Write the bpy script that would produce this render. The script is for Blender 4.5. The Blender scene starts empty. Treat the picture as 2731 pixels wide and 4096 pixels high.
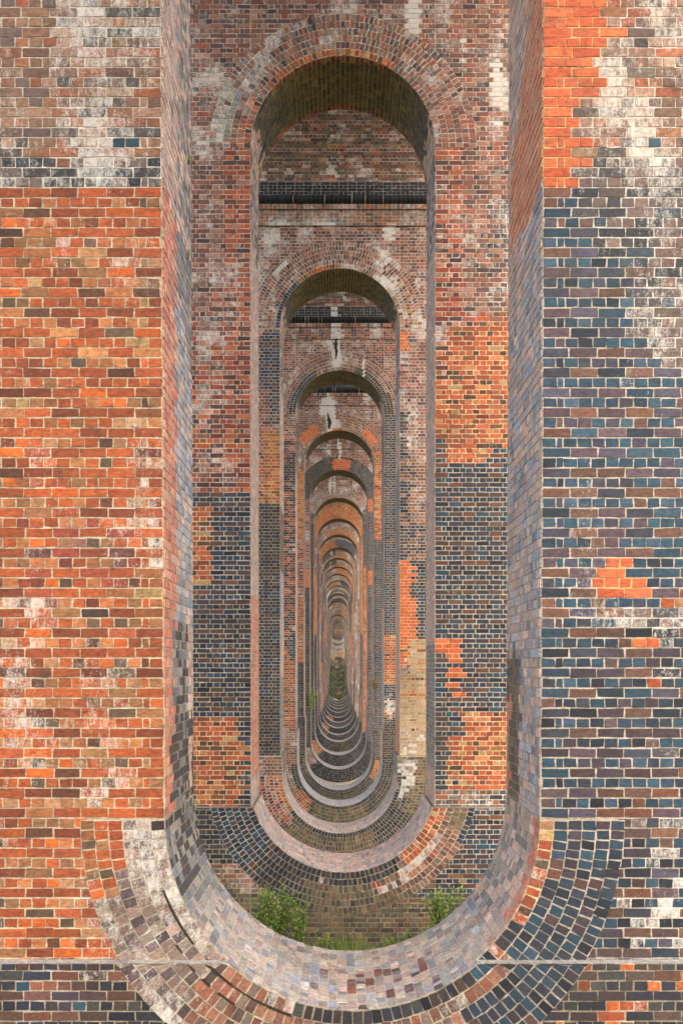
import bpy, math
import numpy as np
rng = np.random.default_rng(11)
sc = bpy.context.scene
C = sc.collection
# ------------------------------------------------------------------ measures
F = 4882.0                      # focal length in photograph pixels
CX, CY = 1350.0, 2672.0         # vanishing point of the tunnel of openings
D1 = 9.91; T = 1.95; L = 11.0
NP = 29
GR = .0057                      # the line climbs gently away from the viewer
CO = .0813                      # brick course
ST = .225; HD = .1125
WOUT = 4.3                      # half width of a pier
RT = .69                        # six rings of headers
PROUD = .09                     # plinth projects this far
GAIN = .80
def dist(n): return D1 if n == 1 else D1*2.05 + (n-2)*L
ZB = [0, -2.757, -3.39, -4.24, -4.80, -5.34, -5.35, -5.39, -5.25, -5.37, -5.37, -5.37, -5.33, -5.19, -5.13, -5.10,
      -5.05, -5.02, -4.27, -3.36, -2.60, -1.74, -.84, -.05, 1.10, 2.40, 4.0, 5.3, 6.75, 8.65]
XO = {1: .12, 2: .088, 3: .058, 4: .075, 5: .055, 6: .06}
def lin(c):
    c = np.asarray(c, float)/255.0
    return np.where(c <= .04045, c/12.92, ((c+.055)/1.055)**2.4)
# ------------------------------------------------------------------ brick kinds: colours, weights, white bloom, mortar
K = {}
def kind(name, cols, w, W, Ws, mort, jit=.12):
    w = np.array(w, float)
    K[name] = (lin(cols), w/w.sum(), W, Ws, lin(mort), jit)
kind('RED', [(178,88,50),(158,78,48),(128,64,44),(182,112,74),(152,104,74),(104,62,48),(206,100,46),(98,76,64),(176,124,94)],
     [22,21,17,12,12,9,5,5,6], .23, .09, (196,180,152))
kind('ORR', [(194,90,48),(178,82,46),(154,70,42),(198,122,76),(148,86,54),(92,62,50),(182,142,96)],
     [22,21,18,14,12,10,5], .20, .08, (214,186,148))
kind('WEA', [(138,104,82),(120,90,74),(146,96,68),(106,88,80),(82,74,70),(154,118,96),(148,84,58)],
     [22,20,18,13,9,10,9], .33, .07, (206,194,178))
kind('PNK', [(136,90,74),(116,76,64),(144,106,90),(96,74,70),(76,62,62),(152,84,62),(160,120,102)],
     [22,22,15,14,9,10,8], .28, .10, (196,174,158))
kind('PRD', [(150,72,52),(168,86,56),(122,60,48),(102,62,56),(184,102,66),(74,56,54),(160,112,92)],
     [22,19,18,12,10,7,8], .25, .10, (202,182,162))
kind('GRW', [(68,66,66),(86,78,74),(48,48,52),(100,76,68),(58,68,76),(112,96,88)],
     [20,18,16,15,12,10], .33, .07, (212,204,192))
kind('ORG', [(214,98,60),(206,90,54),(198,96,68),(216,108,64)],
     [30,28,18,20], .03, .03, (218,172,118), .05)
kind('ORD', [(190,112,68),(176,98,60),(198,128,80),(154,92,62),(112,78,62)],
     [26,22,18,14,6], .10, .05, (214,172,124), .08)
kind('BLU', [(48,62,78),(58,62,76),(72,62,72),(38,42,52),(44,74,92),(86,68,68),(98,72,62),(56,80,98),(116,74,58)],
     [20,17,15,13,9,10,7,6,4], .15, .08, (184,172,156))
kind('BLB', [(50,82,102),(64,88,110),(46,72,92),(84,80,98),(100,80,90),(38,52,66),(112,82,72),(68,72,88),(128,88,72)],
     [22,15,15,13,10,8,7,8,4], .17, .09, (192,180,166))
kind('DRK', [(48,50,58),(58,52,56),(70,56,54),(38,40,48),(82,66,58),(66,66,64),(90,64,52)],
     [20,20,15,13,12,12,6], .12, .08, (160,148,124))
kind('BLW', [(72,68,70),(92,80,76),(54,56,60),(104,80,74),(62,74,84),(116,98,90)],
     [20,18,14,16,10,12], .35, .06, (208,202,192))
kind('LIC', [(120,98,88),(140,116,104),(104,86,82),(150,130,118),(92,76,78)],
     [20,20,16,16,10], .35, .07, (178,168,148))
kind('RLI', [(142,88,68),(128,86,72),(112,80,72),(154,106,84),(94,74,68),(120,102,88)],
     [24,20,14,12,12,10], .26, .12, (190,176,150))
kind('OLV', [(112,98,76),(96,86,70),(128,108,82),(84,76,66),(120,88,68)],
     [22,20,18,14,10], .12, .08, (150,136,106))
kind('OLD', [(92,82,60),(80,74,56),(104,88,64),(68,64,52)],
     [22,20,14,14], .04, .03, (128,116,82))
kind('SOF', [(120,106,66),(104,94,62),(132,114,70),(92,82,58),(142,118,80)],
     [22,20,14,14,8], .06, .05, (176,162,106))
kind('TAN', [(178,152,118),(186,160,124),(168,144,112),(190,150,112)],
     [22,20,14,6], .14, .04, (176,154,120), .05)
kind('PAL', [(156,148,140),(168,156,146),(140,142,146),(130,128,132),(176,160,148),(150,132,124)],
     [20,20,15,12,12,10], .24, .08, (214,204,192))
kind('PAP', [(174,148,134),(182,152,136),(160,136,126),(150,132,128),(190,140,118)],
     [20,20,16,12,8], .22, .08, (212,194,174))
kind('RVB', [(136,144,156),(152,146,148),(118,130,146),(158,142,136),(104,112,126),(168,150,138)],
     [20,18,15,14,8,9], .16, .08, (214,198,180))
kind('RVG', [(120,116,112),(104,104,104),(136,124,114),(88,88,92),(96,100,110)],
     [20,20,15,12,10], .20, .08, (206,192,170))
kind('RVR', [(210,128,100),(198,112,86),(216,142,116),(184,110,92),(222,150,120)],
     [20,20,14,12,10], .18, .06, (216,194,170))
kind('BLK', [(24,26,32),(30,32,38),(20,20,24),(38,42,52)],
     [20,18,20,7], .07, .05, (120,114,100))
kind('DRB', [(34,38,48),(28,30,38),(44,44,52),(50,42,44),(38,50,62)], [20,20,14,8,6], .10, .06, (190,178,156))
kind('RIM', [(196,190,184),(182,178,176),(206,196,186),(168,166,168)], [20,18,14,10], .24, .06, (216,208,198))  # paler kind: light on the upward-facing inverts put into the colour
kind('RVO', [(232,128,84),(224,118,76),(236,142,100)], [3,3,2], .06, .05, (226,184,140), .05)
for _k, _g in (('RVO', (1.5, 1.5, 1.3)), ('PAL', (1.6, 1.5, 1.35)), ('RVR', (1.5, 1.5, 1.4)), ('RVB', (2.1, 1.9, 1.7)), ('RVG', (1.9, 1.85, 1.7)), ('PAP', (1.9, 1.85, 1.75))):  # jamb and invert kinds: colour lifted to stand in for stronger light
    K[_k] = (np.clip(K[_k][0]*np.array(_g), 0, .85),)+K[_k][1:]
for _k, _s in (('ORG', .06), ('ORR', .08), ('ORD', .1), ('RED', .0)):
    _c = K[_k][0]; _l = _c.mean(1, keepdims=True)
    K[_k] = (np.clip((_c*(1-_s)+_l*_s)*np.array([.92, .96, .80]), 0, 1),)+K[_k][1:]
for _k in ('BLB', 'BLU'): K[_k] = (K[_k][0]*np.array([.84, .84, .80]),)+K[_k][1:]
kind('GAP', [(46,40,32)], [1], .0, .0, (40,36,28))
KN = list(K); KI = {k: i for i, k in enumerate(KN)}
def sinfield(seed, scale):
    r = np.random.default_rng(seed)
    a = r.uniform(0, 2*math.pi, 7); k = r.uniform(.5, 1.7, 7)/scale; p = r.uniform(0, 6.3, 7)
    def f(u, v):
        s = 0
        for i in range(7): s = s + np.sin(2*math.pi*k[i]*(u*np.cos(a[i])+v*np.sin(a[i])*.7)+p[i])
        return s/3.2
    return f
# header courses and stretcher courses were sorted differently by the bricklayers
K2 = {'RED': ([22,14,5,20,12,3,8,8,9], [36,32,18,5,4,6,6,1,1]), 'PRD': ([18,16,12,10,18,10,16], [28,22,22,12,4,8,4]),
      'BLB': ([28,18,22,8,4,10,2,7,1], [5,6,7,18,20,8,14,10,12]), 'BLU': ([26,18,8,14,18,3,3,9,1], [6,12,20,10,3,18,16,3,12]),
      'DRK': ([22,16,10,18,8,14,4], [12,18,20,12,16,8,14])}
def paint(ids, u, v, seed, hd=None):
    """colour, bloom and mortar of each brick from its kind"""
    N = len(ids); col = np.zeros((N, 3)); W = np.zeros(N); mo = np.zeros((N, 3))
    fw = sinfield(seed, 1.1); fb = sinfield(seed+5, .7)
    ww = fw(u, v)
    for i, nm in enumerate(KN):
        m = ids == i; c = int(m.sum())
        if not c: continue
        cols, w, W0, Ws, mt, jit = K[nm]
        idx = rng.choice(len(w), c, p=w)
        if nm in K2 and hd is not None:
            wh, wt = [np.array(q, float)/sum(q) for q in K2[nm]]
            idx = np.where(hd[m], rng.choice(len(w), c, p=wh), rng.choice(len(w), c, p=wt))
        b = 1 + rng.normal(0, jit*1.15, c)
        col[m] = cols[idx]*np.clip(b, .6, 1.5)[:, None]*(1+rng.normal(0, jit*.25, (c, 3)))
        W[m] = np.clip(W0 + (.05*(hd[m].astype(float)-.5) if nm in ('RED', 'PRD') and hd is not None else 0) + Ws*ww[m] + rng.normal(0, Ws*.3, c), 0, .55)
        mo[m] = mt*(1+rng.normal(0, .08, c)+.06*ww[m])[:, None]
    col *= (1+.07*fb(u, v))[:, None]
    return np.clip(col*GAIN, .005, .9), W, np.clip(mo*GAIN*(1.02 if seed < 50 else 1.18), .01, .85)
# ------------------------------------------------------------------ mesh builder
class MB:
    def __init__(s): s.q = []; s.c = []; s.m = []
    def quads(s, P, col, W=0, mat=0):
        P = np.asarray(P, float).reshape(-1, 4, 3); n = len(P)
        if n == 0: return
        a = np.zeros((n, 4)); a[:, :3] = col; a[:, 3] = W
        s.q.append(P); s.c.append(a); s.m.append(np.full(n, mat, np.int32))
    def build(s, name, mats, parent=None, loc=(0, 0, 0)):
        P = np.concatenate(s.q); n = len(P)
        me = bpy.data.meshes.new(name)
        me.vertices.add(n*4); me.vertices.foreach_set('co', P.reshape(-1).astype(np.float32))
        me.loops.add(n*4); me.loops.foreach_set('vertex_index', np.arange(n*4, dtype=np.int32))
        me.polygons.add(n); me.polygons.foreach_set('loop_start', np.arange(0, n*4, 4, dtype=np.int32))
        for m in mats: me.materials.append(m)
        me.polygons.foreach_set('material_index', np.concatenate(s.m))
        at = me.attributes.new('Tint', 'FLOAT_COLOR', 'FACE')
        at.data.foreach_set('color', np.concatenate(s.c).reshape(-1).astype(np.float32))
        me.update(calc_edges=True)
        o = bpy.data.objects.new(name, me); C.objects.link(o)
        if parent: o.parent = parent
        o.location = loc
        return o
def bricks(mb, U0, U1, V0, V1, mp, ids, seed, joint=.0072, h0=.002, h1=.008, sides=True, jit=.0022, wo=None):
    """lay bricks over cells of a parametrised surface, each proud of its own bed of mortar"""
    N = len(U0)
    if N == 0: return
    if not sides: joint = joint*.86
    if seed < 50: joint = joint*.84
    col, W, mo = paint(ids, (U0+U1)/2, (V0+V1)/2, seed, (np.abs(U1-U0) < .17).astype(int) > 0)
    if wo is not None: W = np.clip(W+wo*.55*rng.uniform(.4, 1.15, N), 0, .58)
    def P(a, b, h): return mp(a, b, np.full(N, h) if np.isscalar(h) else h)
    mb.quads(np.stack([P(U0, V0, h0), P(U1, V0, h0), P(U1, V1, h0), P(U0, V1, h0)], 1), mo, np.clip(W*.6+rng.normal(.06, .09, N), 0, .5))
    sg = np.sign(U1-U0); sv = np.sign(V1-V0)
    jj = lambda: rng.normal(0, jit, N)
    hh = h1 + rng.normal(0, .0012, N)
    cu = [U0+sg*joint+jj(), U1-sg*joint+jj(), U1-sg*joint+jj(), U0+sg*joint+jj()]
    cv = [V0+sv*joint+jj(), V0+sv*joint+jj(), V1-sv*joint+jj(), V1-sv*joint+jj()]
    top = [P(cu[i], cv[i], hh+(jj()*.5 if sides else 0)) for i in range(4)]
    mb.quads(np.stack(top, 1), col, W)
    if sides:
        bot = [P(cu[i], cv[i], h0) for i in range(4)]
        for i in range(4):
            j = (i+1) % 4
            mb.quads(np.stack([top[i], top[j], bot[j], bot[i]], 1), col*.9, W)
def row_cells(u0, u1, k, v0, v1):
    """one course of English bond starting at a corner u0 and running to u1"""
    sg = 1 if u1 > u0 else -1; ln = abs(u1-u0); e = [0.]
    if k % 2: e += [ST*i for i in range(1, int(ln/ST)+1)]
    else:
        e += [HD, HD+.062]; e += [HD+.062+HD*i for i in range(1, int(max(ln-.18, 0)/HD)+1)]
    e = [x for x in e if x < ln-.03]+[ln]
    e = np.array(e)
    if len(e) > 2: e[1:-1] += rng.normal(0, .0035, len(e)-2)
    e = u0+sg*e
    n = len(e)-1
    return np.stack([e[:-1], e[1:], np.full(n, v0), np.full(n, v1)], 1)
# ------------------------------------------------------------------ patches of brick on the pier faces (photograph pixels of that face)
def inpoly(px, py, poly):
    r = np.zeros(len(px), bool); n = len(poly)
    for i in range(n):
        x0, y0 = poly[i]; x1, y1 = poly[(i+1) % n]
        if y0 == y1: continue
        c = ((y0 > py) != (y1 > py)) & (px < (x1-x0)*(py-y0)/(y1-y0)+x0)
        r ^= c
    return r
def apply(ids, px, py, zones, rag):
    jx = px + rng.uniform(-rag, rag, len(px)); jy = py+rng.uniform(-rag*.3, rag*.3, len(px))
    for z in zones:
        if len(z) == 5:
            x0, y0, x1, y1, k = z; m = (jx >= x0) & (jx <= x1) & (jy >= y0) & (jy <= y1)
        elif len(z) == 6:
            x0, y0, x1, y1, k, pr = z; m = (jx >= x0) & (jx <= x1) & (jy >= y0) & (jy <= y1) & (rng.random(len(px)) < pr)
        else:
            m = inpoly(jx, jy, z[0]); k = z[1]
        ids[m] = KI[k]
    return ids
B = 9999
FACE = {1: dict(base='RED', z=[
    (-B,-B,1400,632,'WEA'), (-B,632,1400,742,'GRW'), (-B,742,1400,B,'RED'),
    (-B,2000,540,2560,'PRD',.25), (560,1180,640,3200,'ORR',.3), (0,850,640,1950,'ORR',.22),
    (1400,-B,B,640,'WEA'), (1400,640,B,1750,'BLW'),
    ([(1400,742),(2300,742),(2320,900),(2450,1000),(2520,1150),(2580,1400),(2720,1520),(B,1600),(B,2200),(2760,2330),(2640,2420),(2440,2460),(2480,2570),(2560,2720),(2680,2790),(B,2800),(B,3850),(1400,3850)],'BLB'),
    ([(2560,2420),(B,2300),(B,2820),(2680,2800),(2540,2640),(2430,2500)],'BLW'),
    (2150,2500,B,3850,'BLU',.72), (2480,2900,B,3850,'BLW',.22), (2480,3850,B,B,'DRK',.5),
    (466,548,522,580,'BLB'), (2580,545,2640,580,'BLB'), (-B,640,560,740,'WEA',.2),
    (2150,-B,2400,330,'ORG'), (2390,-B,2450,160,'ORG'), (2150,330,2330,742,'ORG',.93), (2150,330,2300,742,'ORG'),
    (2385,2232,2540,2300,'ORG'), (2365,2268,2560,2340,'ORG'), (2385,2300,2545,2385,'ORG'),
    (2535,2545,2640,2578,'ORG'),
    (-B,3848,1400,B,'DRK'), (-B,3848,420,B,'BLU',.5), (150,3880,700,3990,'RLI',.3), (1400,3848,B,B,'DRK',.6)]),
 2: dict(base='PNK', z=[
    (-B,600,1400,2000,'PNK'), (900,590,1010,1300,'PRD'), (850,1150,1010,1980,'PRD'), (-B,1300,1010,1990,'PRD',.5), (800,1700,1010,1800,'ORR',.3),
    (-B,1975,1400,3240,'BLU'), (-B,1975,900,2020,'BLU'), (-B,2030,852,2330,'ORR'), (985,2040,1010,2330,'DRK',.4),
    (-B,2400,1400,2860,'DRK',.35), (-B,2870,950,3232,'ORR'), (-B,2960,975,3180,'ORR'), 
    (1700,560,1860,1320,'PRD'), (1860,560,B,1320,'PNK'), (1950,800,B,1250,'GRW',.5), (1900,1250,B,1500,'ORR',.6),
    (1700,1300,B,1850,'ORR'), (1730,1200,1800,1500,'PRD',.5),
    (1700,1750,1790,B,'BLU'), (1700,1845,B,B,'BLU'), (1960,1790,B,B,'BLU'),
    (1765,2560,1845,2590,'ORG'), (1755,2575,1835,2625,'ORG'), (1790,2640,1845,2655,'ORG'), (1785,2680,1845,2705,'ORG'), (1790,2722,1855,2745,'ORG'),
    (1828,2765,1860,2785,'ORG'),(1828,2800,1860,2830,'ORG'), (1850,2845,B,3170,'ORR'), (1790,2950,B,3170,'ORR',.8),
    (1740,3160,B,3236,'GRW'),(1740,3160,B,3236,'RLI',.4), (-B,3236,1350,B,'DRK'), (-B,3445,1350,B,'RLI'), (900,3560,1900,B,'OLV'),
    (1350,3236,B,3480,'BLU'), (1350,3480,B,B,'OLV'), (1690,3450,B,3640,'BLU',.8)]),
 3: dict(base='PNK', z=[
    (-B,1335,1400,1700,'BLU'), (1000,1400,1040,1440,'BLU'), (-B,1560,1080,1730,'PNK'), (1055,1725,1130,2010,'ORD'), (-B,1840,1130,2010,'ORR',.6), (-B,1700,1060,1840,'PNK',.8),
    (-B,2010,1400,B,'DRK'), (-B,2300,1400,2800,'BLU',.6), (-B,2900,1130,B,'DRK'), (-B,3030,1350,B,'RLI'),
    (1350,700,B,2230,'PNK'), (1590,1330,1635,1400,'ORG'), (1590,1640,1635,2240,'BLU',.7),(1635,1700,B,2300,'WEA',.6),
    (1590,2100,1720,2250,'BLU',.6), (1590,2240,1680,2500,'ORG'), (1650,2240,B,2560,'BLU'), (1590,2400,1665,2660,'ORG'),
    (1640,2560,B,3026,'TAN'), (1590,2680,B,3026,'TAN'), (1590,2560,B,3026,'WEA',.08), (1590,2560,B,2800,'ORD',.25), (1590,3026,B,B,'OLV')]),
 4: dict(base='PNK', z=[
    (-B,1500,1400,1700,'PNK'), (-B,1700,1400,B,'PRD'), (-B,1750,1400,2450,'DRK',.5), (-B,2450,1195,2920,'RED'), (1140,2450,1195,2640,'BLU',.7), (-B,2920,1350,B,'RLI'),
    (1520,1650,B,B,'BLU'), (1520,2540,B,2740,'ORR'), (1520,2800,B,2900,'ORR',.5), (1520,2900,B,B,'DRK')]),
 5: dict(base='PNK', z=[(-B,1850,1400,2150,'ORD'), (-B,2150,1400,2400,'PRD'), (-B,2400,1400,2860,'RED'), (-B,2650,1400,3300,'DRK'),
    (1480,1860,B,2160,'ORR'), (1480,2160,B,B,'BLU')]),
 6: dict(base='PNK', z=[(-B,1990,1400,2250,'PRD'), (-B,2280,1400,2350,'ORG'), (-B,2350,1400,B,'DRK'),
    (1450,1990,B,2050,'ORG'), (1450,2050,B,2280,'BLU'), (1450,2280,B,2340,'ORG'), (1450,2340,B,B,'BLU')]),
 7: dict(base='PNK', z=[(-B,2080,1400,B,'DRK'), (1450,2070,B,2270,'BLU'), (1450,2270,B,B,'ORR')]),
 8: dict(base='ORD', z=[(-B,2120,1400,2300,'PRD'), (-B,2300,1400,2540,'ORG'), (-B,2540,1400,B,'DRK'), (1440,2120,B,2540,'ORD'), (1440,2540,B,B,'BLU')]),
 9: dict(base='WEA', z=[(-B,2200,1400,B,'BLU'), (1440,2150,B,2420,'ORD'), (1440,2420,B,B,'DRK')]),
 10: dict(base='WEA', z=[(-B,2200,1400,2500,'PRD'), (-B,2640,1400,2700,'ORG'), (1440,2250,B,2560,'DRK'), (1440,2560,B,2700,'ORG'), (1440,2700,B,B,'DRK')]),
}
def gen_face(n):
    r = np.random.default_rng(100+n); z = []
    s = .00203*dist(n)/D1; top = CY-10.3/s; bot = CY+4/s
    for side in (0, 1):
        y = top
        while y < bot:
            h = (bot-top)*r.uniform(.12, .35)
            k = r.choice(['DRK','BLU','PRD','PNK','ORD','WEA','RVG','ORR'], p=[.24,.18,.14,.14,.10,.09,.06,.05])
            z.append((-B, y, CX, y+h, k) if side == 0 else (CX, y, B, y+h, k)); y += h
    return dict(base=r.choice(['PNK','WEA','DRK'], p=[.5,.3,.2]), z=z)
# arch rings: (ring from, ring to, angle from, angle to, kind[, chance]) ; angle 0 = right, 90 = crown, anticlockwise in degrees
RINGT = {2: ('PNK', [(0,5,35,150,'WEA',.5),(0,0,95,140,'ORR'),(0,0,60,92,'ORR'),(0,2,0,50,'PNK'),(0,1,150,180,'PRD'),(3,5,150,180,'RVG',.6)]),
    3: ('PNK', [(0,5,0,180,'WEA',.45),(0,0,92,128,'ORR'),(0,0,136,182,'BLU'),(0,4,0,20,'ORR',.25)]),
    4: ('PNK', [(0,5,0,180,'RLI',.3),(0,1,118,182,'BLU'),(0,1,0,70,'DRK'),(0,2,0,25,'DRK')]),
    5: ('RLI', [(1,4,120,150,'ORG'),(1,3,30,55,'ORG'),(0,5,0,20,'ORR',.6),(0,0,80,100,'ORD'),(3,5,150,180,'RLI')]),
    6: ('DRK', [(0,4,70,100,'ORG'),(0,5,10,70,'BLU',.4),(0,0,180,181,'DRK')]),
    7: ('WEA', [(2,5,20,70,'PNK',.6),(0,5,0,25,'BLU'),(0,5,160,181,'BLU')]),
    8: ('ORD', [(0,5,0,181,'ORG',.4),(3,5,145,181,'OLV',.6)]),
    9: ('WEA', [(0,3,50,125,'ORD'),(0,1,20,60,'ORD'),(0,5,0,12,'ORD')]),
    10: ('ORD', [(0,5,30,97,'BLU'),(0,5,0,30,'WEA'),(0,0,90,150,'ORG')]),
    11: ('WEA', [(2,5,95,150,'BLU'),(0,3,60,94,'ORD'),(0,1,10,180,'ORD',.7)]),
    12: ('WEA', [(0,1,40,120,'ORD'),(2,5,95,160,'DRK')]),
    13: ('PNK', [(0,4,45,95,'ORD'),(0,1,0,45,'ORG')]),
    14: ('WEA', []), 15: ('PNK', [(0,4,95,130,'ORD'),(1,5,20,80,'DRK')]), 16: ('WEA', [(2,5,0,180,'RVG',.3)]),
    17: ('DRK', [(2,5,60,140,'WEA')]), 18: ('WEA', []), 19: ('DRK', [(3,5,110,150,'BLU')]), 20: ('PNK', [(0,4,95,130,'ORD'),(0,3,0,60,'WEA')]),
    21: ('WEA', [(0,1,90,165,'ORD')]), 28: ('PNK', [(2,4,80,100,'ORD')])}
# inverted arches: angle measured the same way, 180..360, 270 = lowest point
RINGB = {1: ('DRK', [(0,5,180,270,'LIC'),(4,5,180,196,'RED'),(3,3,180,190,'ORR',.8),(0,5,226,262,'RLI'),(1,5,262,300,'RLI'),(0,0,253,318,'DRK'),(2,5,300,362,'BLU'),(1,5,318,362,'BLU'),
         (0,0,330,362,'ORR'),(0,0,317,362,'RED',.5),(0,0,306,316,'BLU'),(1,1,300,318,'RLI'),(2,2,268,300,'RLI'),(3,5,290,318,'BLU')]),
    2: ('DRK', [(0,5,180,240,'BLU'),(0,5,225,265,'DRK'),(2,5,252,300,'OLV'),(2,5,262,300,'OLV'),(1,5,300,345,'RLI'),(2,3,285,325,'PRD',.6),(3,4,335,362,'OLV'),(0,1,308,350,'ORR'),(5,5,330,362,'BLU')]),
    3: ('DRK', [(0,5,180,222,'PRD'),(1,5,222,300,'OLV'),(0,0,200,240,'DRK'),(0,0,180,215,'ORD'),(1,5,300,360,'DRK'),(3,5,330,362,'OLV')]),
    4: ('DRK', [(1,5,215,235,'ORR'),(2,5,180,215,'RLI'),(1,5,240,300,'OLV')]),
    5: ('DRK', [(0,0,180,215,'OLV'),(1,3,325,355,'ORD'),(2,5,240,300,'OLD')]),
    6: ('BLK', [(0,5,180,360,'DRK',.5),(0,4,190,222,'RLI')]), 7: ('BLK', [(0,5,180,360,'DRK',.5),(0,4,200,230,'ORD')]), 10: ('BLK', [(1,4,215,240,'ORD')]),
    9: ('BLK', [(0,5,180,360,'DRK',.5),(1,4,215,238,'RLI',.6)]), 12: ('BLK', [(1,4,228,252,'ORD')]), 25: ('TAN', [(0,5,250,300,'DRK')]),
    24: ('OLV', []), 26: ('TAN', [(0,5,270,360,'RVG')]), 27: ('RVG', []), 28: ('RVG', [(1,4,200,260,'TAN')]), 29: ('OLV', [])}
def ring_ids(spec, ring, ang):
    ids = np.full(len(ring), KI[spec[0]])
    a = ang + rng.uniform(-1.6, 1.6, len(ang))
    for z in spec[1]:
        r0, r1, a0, a1, k = z[:5]
        m = (ring >= r0) & (ring <= r1) & (a >= a0) & (a <= a1)
        if len(z) > 5: m &= rng.random(len(a)) < z[5]
        ids[m] = KI[k]
    return ids
# white runs of lime on faces: n -> (px, py, half width, half height, strength)
RUNS = {1: [(165,2240,90,90,.22),(420,2200,90,120,.2),(170,2450,50,60,.4),(165,2560,35,60,.4),(330,1280,110,60,.2),(470,2750,40,160,.2),(370,3200,30,60,.3),(60,1990,50,50,.2),(270,2080,60,60,.2),
            (2680,2550,90,200,.15),(500,3120,60,60,.15),(90,2400,90,40,.2)],
        2: [(1640,60,32,90,.5),(1655,30,20,50,.4),(1855,200,22,110,.4),(1985,300,20,120,.4),(1960,90,30,160,.15),(860,900,60,110,.2),(1880,1000,40,120,.2),(1985,520,30,50,.3),(1770,1330,25,50,.3),(1900,1220,40,60,.25),(860,540,40,50,.3),(1290,3510,30,22,.55),(850,1500,60,200,.1)],
        3: [(1300,900,40,14,.4),(1560,930,30,40,.3),(1120,930,80,60,.2),(1620,3090,26,110,.5),(1650,3060,16,110,.4),(1600,3180,14,60,.45),(1680,2960,12,60,.4),(1540,1080,60,120,.15),(1100,1030,80,100,.12)],
        4: [(1345,1330,20,110,.3),(1342,1250,16,70,.5),(1348,1420,18,60,.4),(1455,1470,5,50,.5),(1560,2820,20,60,.4),(1180,1650,12,60,.2)],
        5: [(1310,1620,30,40,.5),(1318,1660,22,80,.5),(1290,1650,6,30,.4),(1340,1660,6,40,.4),(1345,1700,20,25,.3)],
        6: [(1357,1790,5,60,.5),(1315,1790,5,30,.4)], 7: [(1320,1940,5,40,.5),(1338,1940,5,40,.4),(1200,1960,60,40,.1)],
        11: [(1325,2205,5,25,.5)], 12: [(1322,2255,3,20,.5)], 16: [(1312,2390,10,60,.4)], 19: [(1320,2410,3,8,.5)], 20: [(1320,2430,12,12,.4)]}
# ------------------------------------------------------------------ materials
def nt(name):
    m = bpy.data.materials.new(name); m.use_nodes = True; t = m.node_tree; t.nodes.clear()
    o = t.nodes.new('ShaderNodeOutputMaterial'); b = t.nodes.new('ShaderNodeBsdfPrincipled')
    t.links.new(b.outputs[0], o.inputs[0]); return m, t, b
def noise(t, sc_, det=5, rough=.6, vec=None, dim=None):
    n = t.nodes.new('ShaderNodeTexNoise'); n.inputs['Scale'].default_value = sc_
    n.inputs['Detail'].default_value = det; n.inputs['Roughness'].default_value = rough
    if vec is not None: t.links.new(vec, n.inputs['Vector'])
    return n.outputs['Fac']
def math_(t, op, a, b=None, clamp=False):
    n = t.nodes.new('ShaderNodeMath'); n.operation = op; n.use_clamp = clamp
    for i, v in enumerate((a, b)):
        if v is None: continue
        if hasattr(v, 'links') or hasattr(v, 'is_linked'): t.links.new(v, n.inputs[i])
        else: n.inputs[i].default_value = v
    return n.outputs[0]
def mix(t, f, a, b, mode='MIX'):
    n = t.nodes.new('ShaderNodeMix'); n.data_type = 'RGBA'; n.blend_type = mode
    for k, v in ((0, f), (6, a), (7, b)):
        if hasattr(v, 'is_linked'): t.links.new(v, n.inputs[k])
        elif k == 0: n.inputs[k].default_value = v
        else: n.inputs[k].default_value = (*v, 1)
    return n.outputs[2]
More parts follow.
